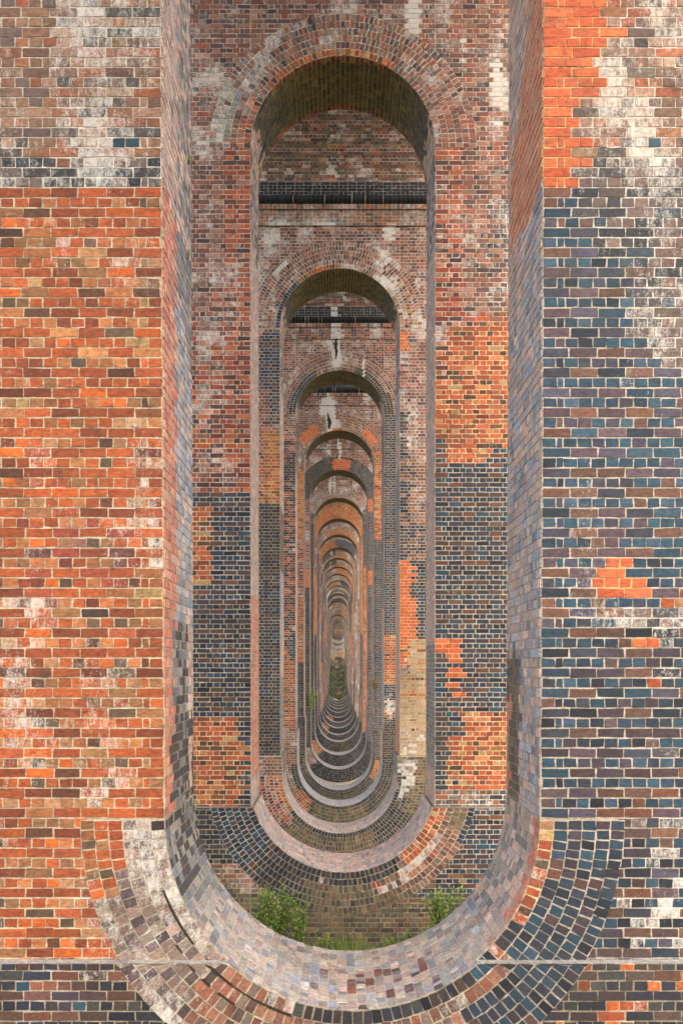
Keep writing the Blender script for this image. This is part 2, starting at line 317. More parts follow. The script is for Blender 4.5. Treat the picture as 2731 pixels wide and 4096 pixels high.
def brick_material(name='weathered_brick', rough=.72, spec=.35):
    m, t, b = nt(name)
    a = t.nodes.new('ShaderNodeAttribute'); a.attribute_name = 'Tint'
    g = t.nodes.new('ShaderNodeNewGeometry'); pos = g.outputs['Position']
    mp = t.nodes.new('ShaderNodeMapping'); mp.inputs['Scale'].default_value = (1, 1, 2.2); t.links.new(pos, mp.inputs[0])
    n1 = noise(t, 26, 5, .65, mp.outputs[0])
    f1 = math_(t, 'MULTIPLY_ADD', n1, 2.4); f1.node.inputs[2].default_value = -.2
    c = mix(t, 1.0, a.outputs['Color'], (1, 1, 1), 'MULTIPLY')
    cc = t.nodes.new('ShaderNodeCombineColor'); [t.links.new(f1, cc.inputs[i]) for i in range(3)]
    c = mix(t, 1.0, a.outputs['Color'], cc.outputs[0], 'MULTIPLY')
    # burnt dark flashes on some bricks
    n4 = noise(t, 9, 3, .5, pos)
    d = math_(t, 'MULTIPLY', math_(t, 'SUBTRACT', n4, .58), 5, True)
    c = mix(t, math_(t, 'MULTIPLY', d, .6), c, (.03, .024, .022))
    # lime bloom and lichen, driven by the bloom stored with each brick
    mq = t.nodes.new('ShaderNodeMapping'); mq.inputs['Scale'].default_value = (1.5, 1.5, .75); t.links.new(pos, mq.inputs[0])
    n2 = noise(t, 14, 6, .78, mq.outputs[0]); n3 = noise(t, 60, 3, .7, pos)
    s = math_(t, 'ADD', math_(t, 'MULTIPLY', n2, .62), math_(t, 'MULTIPLY', n3, .38))
    n5 = noise(t, 1.7, 4, .65, mq.outputs[0])
    s = math_(t, 'ADD', s, math_(t, 'MULTIPLY', math_(t, 'SUBTRACT', n5, .5), .42))
    n6 = noise(t, .9, 5, .7, pos)
    gr = math_(t, 'MULTIPLY', math_(t, 'SUBTRACT', n6, .54), 4.5, True)
    c = mix(t, math_(t, 'MULTIPLY', gr, .38), c, (.045, .038, .032))
    w = math_(t, 'MULTIPLY', math_(t, 'SUBTRACT', math_(t, 'ADD', s, a.outputs['Alpha']), .83), 6.0, True)
    c = mix(t, math_(t, 'MULTIPLY', w, .82), c, (.62, .585, .53))
    t.links.new(c, b.inputs['Base Color'])
    b.inputs['Roughness'].default_value = rough
    b.inputs['Specular IOR Level'].default_value = spec
    bp = t.nodes.new('ShaderNodeBump'); bp.inputs['Strength'].default_value = .55; bp.inputs['Distance'].default_value = .006
    t.links.new(math_(t, 'ADD', n2, math_(t, 'MULTIPLY', n3, .5)), bp.inputs['Height']); t.links.new(bp.outputs[0], b.inputs['Normal'])
    return m
def plain_brick():
    m, t, b = nt('plain_brickwork')
    g = t.nodes.new('ShaderNodeNewGeometry')
    sp = t.nodes.new('ShaderNodeSeparateXYZ'); t.links.new(g.outputs['Position'], sp.inputs[0])
    cb = t.nodes.new('ShaderNodeCombineXYZ')
    t.links.new(math_(t, 'ADD', sp.outputs[0], sp.outputs[1]), cb.inputs[0]); t.links.new(sp.outputs[2], cb.inputs[1])
    br = t.nodes.new('ShaderNodeTexBrick'); t.links.new(cb.outputs[0], br.inputs['Vector'])
    br.inputs['Scale'].default_value = 1; br.inputs['Brick Width'].default_value = ST; br.inputs['Row Height'].default_value = CO
    br.inputs['Mortar Size'].default_value = .006; br.inputs['Mortar Smooth'].default_value = .2
    br.inputs['Color1'].default_value = (.28, .10, .055, 1); br.inputs['Color2'].default_value = (.11, .07, .06, 1)
    br.inputs['Mortar'].default_value = (.36, .31, .24, 1)
    c = mix(t, math_(t, 'MULTIPLY', noise(t, 3, 5, .6, g.outputs['Position']), .5), br.outputs[0], (.22, .17, .14))
    t.links.new(c, b.inputs['Base Color']); b.inputs['Roughness'].default_value = .85
    return m
def simple(name, c0, c1, scale, rough=.8, bump=.3, scat=0):
    m, t, b = nt(name); g = t.nodes.new('ShaderNodeNewGeometry')
    n = noise(t, scale, 6, .6, g.outputs['Position'])
    t.links.new(mix(t, math_(t, 'MULTIPLY', math_(t, 'SUBTRACT', n, .3), 2.4, True), c0, c1), b.inputs['Base Color'])
    b.inputs['Roughness'].default_value = rough
    if bump:
        bp = t.nodes.new('ShaderNodeBump'); bp.inputs['Strength'].default_value = bump; bp.inputs['Distance'].default_value = .03
        t.links.new(n, bp.inputs['Height']); t.links.new(bp.outputs[0], b.inputs['Normal'])
    if scat:
        b.inputs['Subsurface Weight'].default_value = 0
        b.inputs['Transmission Weight'].default_value = 0
    return m
BR = brick_material(); BS = brick_material('smooth_worn_brick', .5, .75); PB = plain_brick()
GRASS = simple('grass_turf', (.05, .075, .02), (.15, .13, .06), 2.2, .9, .6)
LEAF = simple('leaf', (.07, .14, .012), (.16, .24, .03), 9, .6, 0)
LEAFY = simple('pale_leaf', (.20, .28, .04), (.32, .36, .07), 9, .6, 0)
DRYL = simple('dry_leaf', (.16, .12, .04), (.26, .20, .07), 9, .6, 0)
STEM = simple('stem', (.10, .075, .045), (.15, .11, .06), 20, .8, 0)
BLADE = simple('grass_blade', (.10, .17, .02), (.26, .28, .06), 3, .6, 0)
PINK = simple('petal', (.45, .08, .30), (.55, .14, .40), 9, .6, 0)
MOR = lin((205, 186, 158))*GAIN
# ------------------------------------------------------------------ helpers for the tree of objects
def empty(name, loc, label, cat, group=None):
    o = bpy.data.objects.new(name, None); C.objects.link(o); o.location = loc; o.empty_display_size = .3
    o['label'] = label; o['category'] = cat
    if group: o['group'] = group
    return o
# ------------------------------------------------------------------ the piers
def make_pier(n, label):
    y = dist(n); s = .00203*y/D1; xo = XO.get(n, .06); zo = GR*(y-D1)
    det = n <= 4; far = n > 12
    zs = -2.38+zo; zcr = 10.14+zo; hw0 = 1.53
    sl = .004 if n == 1 else .0012
    hw = lambda z: hw0+sl*z*(1 if n == 1 else .6)
    R = hw(zcr-hw0); zsp = zcr-R                       # springing of the upper arch
    zi = 12.30+zo; ztop = zi+5.5
    zb = ZB[n]; step = 0 if n <= 2 else .06
    if zb > zs-1.2 and n > 4: zs = zb-50               # uphill piers have no visible plinth
    hasp = zs > -40
    Rb = hw(zb)-(step if hasp else 0)+(.03 if n == 2 else 0); zc = zb+Rb
    if not hasp: step = 0
    zg = gz(y)-1.0
    root = empty('viaduct_pier', (xo, y, zg), label, 'pier', 'brick piers of the viaduct')
    ox = np.array([0, 0, -zg])                          # local z offset
    fz = FACE.get(n) or gen_face(n)
    pxof = lambda x, z: (CX+(x+xo)/s, CY-z/s)
    seed = n*31
    def runs(px, py):
        w = np.zeros(len(px))
        for cx, cy, a, b, k in RUNS.get(n, []):
            w += (k if n < 3 else k*1.8)*np.clip(1.25-((px-cx)/a)**2-((py-cy)/b)**2, 0, 1)
        return w
    mats = [BR, PB]
    yb = lambda z: 0.0 if z > zs else -PROUD
    # half opening at a height
    def w_up(z):
        if z > zsp: return math.sqrt(max(R*R-(z-zsp)**2, 0)) if z < zcr else 0
        if z < zc and (n == 1 or not hasp): return math.sqrt(max(Rb*Rb-(z-zc)**2, 0)) if z > zb else 0
        return hw(z)
    def w_lo(z):
        if z < zc: return math.sqrt(max(Rb*Rb-(z-zc)**2, 0)) if z > zb else 0
        return hw(z)-step
    # ---- solid bodies in slices
    def body(mb, zz, wf, yf, half):
        zz = sorted(set(round(float(q), 5) for q in zz))
        Q = []; S = []
        for a, b in zip(zz[:-1], zz[1:]):
            wa, wb = wf(a+1e-6), wf(b-1e-6)
            for sd in (-1, 1):
                Q.append([(sd*wa, yf, a), (sd*half, yf, a), (sd*half, yf, b), (sd*wb, yf, b)])
                S.append([(sd*wa, T, a), (sd*half, T, a), (sd*half, T, b), (sd*wb, T, b)])
                S.append([(sd*half, yf, a), (sd*half, T, a), (sd*half, T, b), (sd*half, yf, b)])
                if wa > 1e-4 or wb > 1e-4: Q.append([(sd*wa, yf, a), (sd*wa, T, a), (sd*wb, T, b), (sd*wb, yf, b)])
        for arr, mt in ((Q, 0), (S, 1)):
            mb.quads(np.array(arr)+ox, MOR*.8, .2, mt)
    arcT = [zsp+R*math.sin(a) for a in np.linspace(0, math.pi/2, 40)]
    arcB = [zc-Rb*math.sin(a) for a in np.linspace(0, math.pi/2, 40)]
    zlow = zs if hasp else zg
    wall = MB()
    body(wall, [zlow, zsp, zcr, ztop]+arcT+([q for q in arcB if q > zlow]+[zc] if (n == 1 or not hasp) else [])+list(np.linspace(zlow, zsp, 12)), w_up, 0, WOUT)
    if not hasp: pass
    # ---- face bricks
    xmax = WOUT if n <= 3 else 3.0
    def face(mb, za, zb_, wf, yf, arcs, clampz=None):
        rows = []
        for k in range(int(math.floor(za/CO)), int(math.ceil(zb_/CO))):
            v0, v1 = k*CO, (k+1)*CO
            if v1 > zb_: 
                if v0 > zb_-.02: continue
                v1 = zb_
            if v0 < za: v0 = za
            if v1-v0 < .02: continue
            zm = (v0+v1)/2
            inT = zm > zsp; inB = zm < zc and arcs
            for sd in (-1, 1):
                j = hw(zm) if wf is w_up else hw(zm)-step
                if (inT and zm < zcr+RT+.1) or (inB and zm > zb-RT-.1):
                    jj_ = j; r1 = row_cells(sd*(jj_+abs(rng.normal(0, .003))), sd*xmax, k, v0, v1); r2 = row_cells(sd*jj_, 0, k+1, v0, v1)
                    r = np.concatenate([r1, r2]); c = (zsp, R) if inT else (zc, Rb)
                    dm = np.sqrt(np.maximum(np.abs(r[:, 0]), np.abs(r[:, 1]))**2+max(abs(v0-c[0]), abs(v1-c[0]))**2)
                    r = r[dm > c[1]+RT+.01]
                elif zm >= zcr or zm <= zb: r = np.concatenate([row_cells(sd*j, sd*xmax, k, v0, v1), row_cells(sd*j, 0, k+1, v0, v1)])
                else: r = row_cells(sd*(j+abs(rng.normal(0, .005))), sd*xmax, k, v0, v1)
                rows.append(r)
        r = np.concatenate(rows)
        cx = (r[:, 0]+r[:, 1])/2; cz = (r[:, 2]+r[:, 3])/2
        px, py = pxof(cx, cz)
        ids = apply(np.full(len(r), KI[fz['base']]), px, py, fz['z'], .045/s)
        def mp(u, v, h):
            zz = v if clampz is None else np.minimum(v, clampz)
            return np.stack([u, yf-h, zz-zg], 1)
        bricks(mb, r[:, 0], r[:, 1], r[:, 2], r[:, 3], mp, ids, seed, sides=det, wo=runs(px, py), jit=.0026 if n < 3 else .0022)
    zlo = max(zs, zg) if hasp else zg
    zhi = 11.22+zo
    face(wall, zlo, min(zhi, 11.22+zo), w_up, 0, n == 1 or not hasp)
    if n == 1:
        pass
    ow = wall.build('wall', mats, root)
    # ---- plinth
    if hasp:
        pl = MB()
        body(pl, [zg, zb, zs]+[q for q in arcB if q < zs]+([zc] if zc < zs else []), w_lo, -PROUD, WOUT+PROUD)
        wa, wb = w_up(zs+1e-5), w_lo(zs-1e-5)
        led = lin((176, 170, 160))*GAIN if n == 1 else lin((150, 140, 122))*GAIN
        for sd in (-1, 1):
            xs_ = np.linspace(min(wa, wb), WOUT+PROUD, 40)
            q = [[(sd*a, -PROUD-.004, zs+.0015), (sd*b, -PROUD-.004, zs+.0015), (sd*b, 0, zs+.012), (sd*a, 0, zs+.012)] for a, b in zip(xs_[:-1], xs_[1:])]
            pl.quads(np.array(q)+ox, led, .22)
            q = [[(sd*wb, -PROUD, zs+.001), (sd*wa, -PROUD, zs+.004), (sd*wa, T, zs+.004), (sd*wb, T, zs+.001)]]
            pl.quads(np.array(q)+ox, lin((150, 138, 120))*GAIN, .2)
        face(pl, max(zg, zs-3.2), zs, w_lo, -PROUD, True, zs)
        pl.build('plinth', mats, root)
    # ---- rings
    def ring(mb, zc_, R_, a0, a1, spec, top):
        for yf, lo in ((0, False), (-PROUD, True)):
            if top and lo: continue
            if not top and not hasp and lo: continue
            for k in range(6):
                r0, r1 = R_+k*.115, R_+(k+1)*.115
                nb = int(round(abs(a1-a0)*(r0+r1)/2/ (CO*.985)))
                e = np.linspace(a0, a1, nb+1); e[1:-1] += rng.normal(0, .0022, nb-1)/r0
                A0, A1 = e[:-1], e[1:]; am = (A0+A1)/2
                zmid = zc_+(r0+r1)/2*np.sin(am)
                if not top and hasp:
                    ext = .06
                    m = (zmid > zs-ext) if not lo else (zmid < zs+ext)
                    if not lo and n != 1: m &= False
                else: m = np.ones(nb, bool)
                if not m.any(): continue
                A0, A1, am, zmid = A0[m], A1[m], am[m], zmid[m]
                dg = np.degrees(am) % 360
                ids = ring_ids(spec, np.full(len(am), k), dg)
                U0 = np.full(len(am), r0); U1 = np.full(len(am), r1)
                px, py = pxof((r0+r1)/2*np.cos(am), zmid)
                def mp(u, v, h):
                    z = zc_+u*np.sin(v)
                    if lo: z = np.minimum(z, zs-.002)
                    return np.stack([u*np.cos(v), yf-h, z-zg], 1)
                # angles are scaled so that one joint means the same length in both directions
                rr = (r0+r1)/2
                mpv = lambda u, v, h: mp(u, v/rr, h)
                bricks(mb, U0, U1, A0*rr, A1*rr, mpv, ids, seed+3, h0=.010, h1=.017, sides=det, wo=runs(px, py), jit=.003)
                if n == 1 and not top and k in (0, 1):   # failed joint between the first rings: dirt and deep shade painted dark
                    gm = (dg > (212 if k else 200)) & (dg < (236 if k else 252)) & (rng.random(len(dg)) < .86)
                    ga, gb = A0[gm], A1[gm]; hh = np.full(len(ga), .020)
                    w = .010+.012*np.abs(np.sin(am[gm]*9)); w2 = np.append(w[1:], w[-1:]) if len(w) else w
                    if len(ga): mb.quads(np.stack([mp(r1-w*.6, ga, hh), mp(r1+w*.5, ga, hh), mp(r1+w2*.5, gb, hh), mp(r1-w2*.6, gb, hh)], 1), lin((44, 38, 28)), 0)
    at = MB()
    spT = RINGT.get(n)
    if spT is None:
        r_ = np.random.default_rng(n); spT = (r_.choice(['WEA','PNK','DRK','RVG']), [(0, 2, r_.uniform(0, 80), r_.uniform(90, 170), r_.choice(['DRK','ORD','PNK','WEA']), .7)])
    ring(at, zsp, R, 0, math.pi, spT, True)
    at.build('arch_ring', mats, root)
    ab = MB()
    spB = RINGB.get(n, ('BLK', [(0, 5, 180, 360, 'DRK', .45), (0, 5, 235, 305, 'OLD', .35)]))
    ring(ab, zc, Rb, math.pi, 2*math.pi, spB, False)
    ab.build('inverted_arch_ring', mats, root)
    if n in (4, 5):
        ck = MB(); xs0, ya_, yb2 = (1342, 1308, 1438) if n == 4 else (1312, 1652, 1716)
        N_ = 26; py_ = np.linspace(ya_, yb2, N_+1); cx_ = (xs0+np.cumsum(rng.normal(0, .9 if n == 4 else 1.1, N_+1))-CX)*s-xo; zz_ = (CY-py_)*s
        wd = (.012+.045*np.abs(np.sin(np.linspace(0, 3.1, N_+1)))*rng.uniform(.3, 1.3, N_+1))*(1 if n == 4 else 1.6)
        ck.quads(np.stack([np.stack([cx_[:-1]-wd[:-1], np.full(N_, -.03), zz_[:-1]], 1), np.stack([cx_[:-1]+wd[:-1], np.full(N_, -.03), zz_[:-1]], 1),
            np.stack([cx_[1:]+wd[1:], np.full(N_, -.03), zz_[1:]], 1), np.stack([cx_[1:]-wd[1:], np.full(N_, -.03), zz_[1:]], 1)], 1)+ox, lin((40, 34, 22)), .12)
        ck.build('crack', mats, root)
    # ---- lining of the opening: jambs, soffit and invert
    rr_ = np.random.default_rng(300+n)
    def lining(mb, V, mp, idf, t0=0.0):
        rows = []
        for k, (v0, v1) in enumerate(V):
            rows.append(row_cells(t0, T, k, v0, v1))
        r = np.concatenate(rows)
        ids = idf((r[:, 0]+r[:, 1])/2, (r[:, 2]+r[:, 3])/2)
        bricks(mb, r[:, 0], r[:, 1], r[:, 2], r[:, 3], mp, ids, seed+9, sides=det, jit=.0024)
    def side_ids(sd):
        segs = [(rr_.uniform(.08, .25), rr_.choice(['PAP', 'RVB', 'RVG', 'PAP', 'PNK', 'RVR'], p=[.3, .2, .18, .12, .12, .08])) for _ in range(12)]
        def f(t, z):
            if n == 1:
                py = CY-z/s; jt = t+rng.uniform(-.12, .12, len(t)); jz = py+rng.uniform(-30, 30, len(t))
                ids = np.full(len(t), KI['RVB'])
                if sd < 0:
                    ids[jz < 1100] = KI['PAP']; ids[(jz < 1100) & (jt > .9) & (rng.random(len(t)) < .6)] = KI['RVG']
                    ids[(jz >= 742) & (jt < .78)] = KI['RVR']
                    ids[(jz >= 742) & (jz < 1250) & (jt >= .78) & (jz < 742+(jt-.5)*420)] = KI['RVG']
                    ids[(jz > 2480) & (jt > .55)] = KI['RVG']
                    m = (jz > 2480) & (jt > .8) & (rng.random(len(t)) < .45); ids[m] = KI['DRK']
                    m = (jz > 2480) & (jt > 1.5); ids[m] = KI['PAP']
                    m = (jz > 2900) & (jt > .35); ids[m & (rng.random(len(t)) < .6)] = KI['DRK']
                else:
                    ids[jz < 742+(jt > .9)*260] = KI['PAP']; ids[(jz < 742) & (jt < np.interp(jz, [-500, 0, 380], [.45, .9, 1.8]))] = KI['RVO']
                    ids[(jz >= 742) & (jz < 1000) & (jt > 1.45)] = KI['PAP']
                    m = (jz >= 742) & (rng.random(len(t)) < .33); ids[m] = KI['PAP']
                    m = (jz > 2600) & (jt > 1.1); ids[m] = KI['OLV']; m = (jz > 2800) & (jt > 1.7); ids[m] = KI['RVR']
                return ids
            ids = np.full(len(t), KI['PAP']); zz = zcr-z; acc = 0
            for h, k in segs:
                m = (zz >= acc) & (zz < acc+h*11); ids[m] = KI[k]; acc += h*11
            if n == 2: ids[z > 1.2] = KI['PAP']
            m = (z > zsp-1.5) & (rng.random(len(t)) < .5); ids[m] = KI['OLV']
            return ids
        return f
    zj0 = zc if (n == 1 or not hasp) else zs
    for sd in (-1, 1):
        jb = MB()
        ks = [k for k in range(int(math.floor(zj0/CO)), int(math.ceil(zsp/CO)))]
        V = [(max(k*CO, zj0), min((k+1)*CO, zsp)) for k in ks]; V = [v for v in V if v[1]-v[0] > .01]
        lining(jb, V, lambda u, v, h, sd=sd: np.stack([sd*(hw(v)-h), u, v-zg], 1), side_ids(sd))
        if hasp and zc < zs and n != 1:
            V = [(max(k*CO, zc), min((k+1)*CO, zs)) for k in range(int(math.floor(zc/CO)), int(math.ceil(zs/CO)))]
            V = [v for v in V if v[1]-v[0] > .01]
            if V: lining(jb, V, lambda u, v, h, sd=sd: np.stack([sd*(hw(v)-step-h), u, v-zg], 1), side_ids(sd), -PROUD)
        jb.build('jamb', [BS], root)
    sf = MB(); nb = int(round(math.pi*R/CO)); e = np.linspace(0, math.pi, nb+1)*R
    def idf(t, v):
        a = np.degrees(v/R); ids = np.full(len(t), KI['SOF'])
        m = (a < 42+rng.uniform(-9, 9, len(a))) | (a > 138+rng.uniform(-9, 9, len(a))); ids[m] = KI['OLV']
        m = (a < 18+rng.uniform(-6, 6, len(a))) | (a > 162+rng.uniform(-6, 6, len(a))); ids[m] = KI['PAP']
        if n == 2: ids[(t > T-.16) & (rng.random(len(t)) < .75)] = KI['ORR']; ids[(t < .12) & (a > 60) & (a < 140)] = KI['ORR']
        return ids
    lining(sf, list(zip(e[:-1], e[1:])), lambda u, v, h: np.stack([(R-h)*np.cos(v/R), u, zsp+(R-h)*np.sin(v/R)-zg], 1), idf)
    sf.build('soffit', mats, root)
    iv = MB()
    a0 = math.pi
    if hasp and n != 1 and zc > zs: a0 = math.pi+math.asin((zc-zs)/Rb)
    a1 = 3*math.pi-a0
    nb = int(round((a1-a0)*Rb/CO)); e = np.linspace(a0, a1, nb+1)*Rb
    def idf2(t, v):
        a = np.degrees(v/Rb); ids = np.full(len(t), KI['PAL'])
        if n == 1:
            ids[a < 215+rng.uniform(-8, 8, len(a))] = KI['RVG']; m = (a < 205) & (rng.random(len(a)) < .5); ids[m] = KI['DRK']
            m = (a > 318) ; ids[m] = KI['PAP']; m = (a > 318) & (t > .5) & (rng.random(len(a)) < .5); ids[m] = KI['RVG']
            m = (a > 325) & (t < .25); ids[m] = KI['RVR']
            m = (a > 255) & (a < 300) & (t < 1.2) & (rng.random(len(a)) < .18); ids[m] = KI['PNK']
            m = (a > 215) & (a < 325) & (rng.random(len(a)) < .13); ids[m] = KI['RVB']
        elif n == 2:
            m = rng.random(len(a)) < .6; ids[m] = KI['PAP']
        elif n > 3: ids[:] = KI['RIM']; ids[rng.random(len(a)) < .3] = KI['PAL']
        else:
            m = rng.random(len(a)) < .4; ids[m] = KI['PAP']
        return ids
    def mpi(u, v, h):
        a = v/Rb; z = zc+(Rb-h)*np.sin(a)
        yy = u - (PROUD*(1-u/T)*(z < zs) if hasp else 0)
        return np.stack([(Rb-h)*np.cos(a), yy, z-zg], 1)
    lining(iv, list(zip(e[:-1], e[1:])), mpi, idf2)
    iv.build('invert', [BS], root)
    # ---- impost: string courses, black moulded band and weathered courses on top
    if n >= 2:
        im = MB()
        def band(z0, z1, y0, y1, kind_, ln, hdr=None, joint=.005, wadd=None):
            e = np.arange(-3.0 if n > 3 else -WOUT, (3.0 if n > 3 else WOUT)+1e-6, ln); N = len(e)-1
            xc = (e[:-1]+e[1:])/2; ids = np.full(N, KI[kind_]); px, py = pxof(xc, np.full(N, (z0+z1)/2))
            def mp(u, v, h):
                f = (v-z0)/(z1-z0)
                return np.stack([u, -(y0+(y1-y0)*f)-h, v-zg], 1)
            w = runs(px, py)
            if wadd is not None: w = w+wadd(xc)
            bricks(im, e[:-1], e[1:], np.full(N, z0), np.full(N, z1), mp, ids, seed+17, joint=joint, sides=det, wo=w)
        base = 'WEA' if n == 3 else 'PNK'
        xm = WOUT
        def slab(z0, z1, y0, y1):
            q = [[(-xm, -y0, z0), (xm, -y0, z0), (xm, -y1, z1), (-xm, -y1, z1)],
                 [(-xm, 0, z0), (xm, 0, z0), (xm, -y0, z0), (-xm, -y0, z0)]]
            im.quads(np.array(q)+ox, lin((70, 60, 46)), .0)  # dark tone paints dirt and the shadow line under the courses
        z0 = 11.22+zo
        slab(z0, z0+.40, .05, .05)
        for k in range(5): band(z0+k*.0813, z0+(k+1)*.0813, .05, .05, base, ST if k % 2 else HD)
        z1 = z0+5*.0813; slab(z1, z1+.125, .10, .10)
        band(z1, z1+.125, .10, .10, base, HD)
        z2 = z1+.125
        # moulded roll: quarter round built of soldier bricks
        prof = [(0, .09), (.04, .15), (.09, .19), (.15, .205), (.20, .19)]
        slab(z2, z2+.02, .08, .09)
        e = np.arange(-4.3, 4.31, .115); N = len(e)-1
        ids = np.full(N, KI['BLK']); col, W, mo = paint(ids, e[:-1], e[:-1]*0, seed+21)
        W = W*.8; dj = rng.random(N) < .16; dw = rng.uniform(.006, .022, N)
        for (a, p), (b, q) in zip(prof[:-1], prof[1:]):
            za, zb2 = z2+a-zg, z2+b-zg
            f = lambda x, yy, z: np.stack([x, np.full(N, yy), np.full(N, z)], 1)
            im.quads(np.stack([f(e[:-1], -p+.003, za), f(e[1:], -p+.003, za), f(e[1:], -q+.003, zb2), f(e[:-1], -q+.003, zb2)], 1), lin((120, 108, 78))*.6, .05)
            im.quads(np.stack([f(e[:-1]+.005, -p-.002, za), f(e[1:]-.005, -p-.002, za), f(e[1:]-.005, -q-.002, zb2), f(e[:-1]+.005, -q-.002, zb2)], 1), col, W)
            im.quads(np.stack([f(e[:-1]-.004, -p-.005, za), f(e[:-1]+dw, -p-.005, za), f(e[:-1]+dw*.7, -q-.005, zb2), f(e[:-1]-.004, -q-.005, zb2)], 1)[dj], lin((190, 178, 150))*.8, .3)
        z3 = z2+.20; n4 = 4; hh = (zi-z3)/n4
        slab(z3, zi, .19, .13)
        for k in range(n4):
            band(z3+k*hh, z3+(k+1)*hh, .195-.06*k/n4, .195-.06*(k+1)/n4, 'DRB', ST if k % 2 else HD,
                 wadd=lambda x, k=k: np.where(rng.random(len(x)) < .14+.06*k, .32, .0))
        im.build('impost', mats, root)
    return root
# ground height along the line of piers
GP = [(-60, -1.6), (0, -1.9), (6, -2.6), (9, -3.75), (13, -4.2), (20.3, -4.62)]
for n in range(3, NP+1):
    off = 1.35 if n < 18 else (1.0 if n < 24 else 1.6)
    GP.append((dist(n)-.2, ZB[n]-off)); 
    if n >= 17: GP.append((dist(n)+T+.8, ZB[n]-(.35 if n < 22 else .6 if n < 24 else 1.4)))
GP += [(dist(NP)+9, ZB[NP]-.6), (dist(NP)+20, 14), (420, 19), (900, 32)]
GP.sort(); gy = np.array([p[0] for p in GP]); gzv = np.array([p[1] for p in GP])
def gz(y): return float(np.interp(y, gy, gzv))
LAB = {1: 'nearest pier framing the view, red brick left of its opening and blue brick right',
 2: 'second pier, largest complete round arch on top and green shrubs at its foot',
 3: 'third pier, with a pale tan strip of wall low on the right of its opening',
 4: 'fourth pier, dark blue inner arch ring and a long black crack over its crown',
 5: 'fifth pier, orange brick left jamb and white lime blotch over the arch crown',
 6: 'sixth pier, dark arch ring with an orange block of bricks at its crown',
 7: 'seventh pier, pale weathered arch ring just in front of the all orange ring',
 8: 'eighth pier, whose whole top arch ring is bright orange brick',
 9: 'ninth pier, orange patch low on its arch crown, just behind the all orange ring',
 10: 'tenth pier, arch ring half orange on the left and blue black on the right',
 11: 'eleventh pier, arch ring blue on the left and orange on the lower right'}
WORDS = {12:'twelfth',13:'thirteenth',14:'fourteenth',15:'fifteenth',16:'sixteenth',17:'seventeenth',18:'eighteenth',19:'nineteenth',20:'twentieth',21:'twenty first',22:'twenty second',23:'twenty third',24:'twenty fourth',25:'twenty fifth',26:'twenty sixth',27:'twenty seventh',28:'twenty eighth',29:'twenty ninth'}
def lab(n):
    if n in LAB: return LAB[n]
    if n == NP: return 'farthest brick pier, the smallest opening framing the brown end wall'
    ex = 'on the level valley floor' if n < 18 else ('where green bushes grow on the climbing ground' if n < 24 else 'high on the far slope by the end wall')
    return WORDS[n]+' brick pier from the viewer, '+ex
for n in range(1, NP+1): make_pier(n, lab(n))
# ------------------------------------------------------------------ the main arches between the piers
def make_span(n):
    """vault between pier n-1 and pier n"""
    ya = (dist(n-1)+T) if n > 1 else dist(1)-9.05; yb_ = dist(n); r = (yb_-ya)/2; yc = (ya+yb_)/2
    zo = GR*(yb_-D1); zi = 12.30+zo; top = 12.30+zo+5.5
    nm = {n_: WORDS.get(n_) for n_ in WORDS}
    oname = ['', 'first', 'second', 'third', 'fourth', 'fifth', 'sixth', 'seventh', 'eighth', 'ninth', 'tenth', 'eleventh']
    w = oname[n] if n < 12 else WORDS[n]
    root = empty('viaduct_arch', (XO.get(n, .06), yc, zi), 'red brick vault springing from the black band on the %s pier from the viewer' % w, 'arch', 'main arches of the viaduct')
    mb = MB(); na = 48
    A = np.linspace(0, math.pi, na+1)
    for a, b in zip(A[:-1], A[1:]):
        y0, z0, y1, z1 = r*math.cos(a), r*math.sin(a), r*math.cos(b), r*math.sin(b)
        tz = top-zi
        mb.quads([[(-WOUT, y0, z0), (WOUT, y0, z0), (WOUT, y1, z1), (-WOUT, y1, z1)],
                  [(-WOUT, y0, z0), (-WOUT, y1, z1), (-WOUT, y1, tz), (-WOUT, y0, tz)],
                  [(WOUT, y0, z0), (WOUT, y1, z1), (WOUT, y1, tz), (WOUT, y0, tz)],
                  [(-WOUT, y0, tz), (WOUT, y0, tz), (WOUT, y1, tz), (-WOUT, y1, tz)]], MOR*.6, .1, 1)
    if 2 < n < 14:
        xm = 3.0; nb = int(r*math.radians(58)/CO); rows = []
        for k in range(nb):
            rr = row_cells(-xm, xm, k, k*CO, (k+1)*CO); rows.append(rr)
        q = np.concatenate(rows)
        ids = np.full(len(q), KI['PNK']); m = rng.random(len(q)) < .35; ids[m] = KI['OLV']
        xc = (q[:, 0]+q[:, 1])/2; sC = (q[:, 2]+q[:, 3])/2
        wo = .25*np.clip(1-((xc-.0)/.5)**2, 0, 1)*rng.random(len(q))+.22*(sC < .5)*(rng.random(len(q)) < .35)
        m = (np.abs(xc+.08) < .13) & (sC > .8) & (sC < 1.0); ids[m] = KI['ORR']
        m = (np.abs(xc+.2) < .13) & (sC < .35) & (rng.random(len(q)) < .7); ids[m] = KI['ORR']
        bricks(mb, q[:, 0], q[:, 1], q[:, 2], q[:, 3], lambda u, v, h: np.stack([u, (r-h)*np.cos(v/r), (r-h)*np.sin(v/r)], 1), ids, 900+n, sides=n < 4, wo=wo)
    mb.build('vault', [BR, PB], root)
for n in range(1, NP+1): make_span(n)
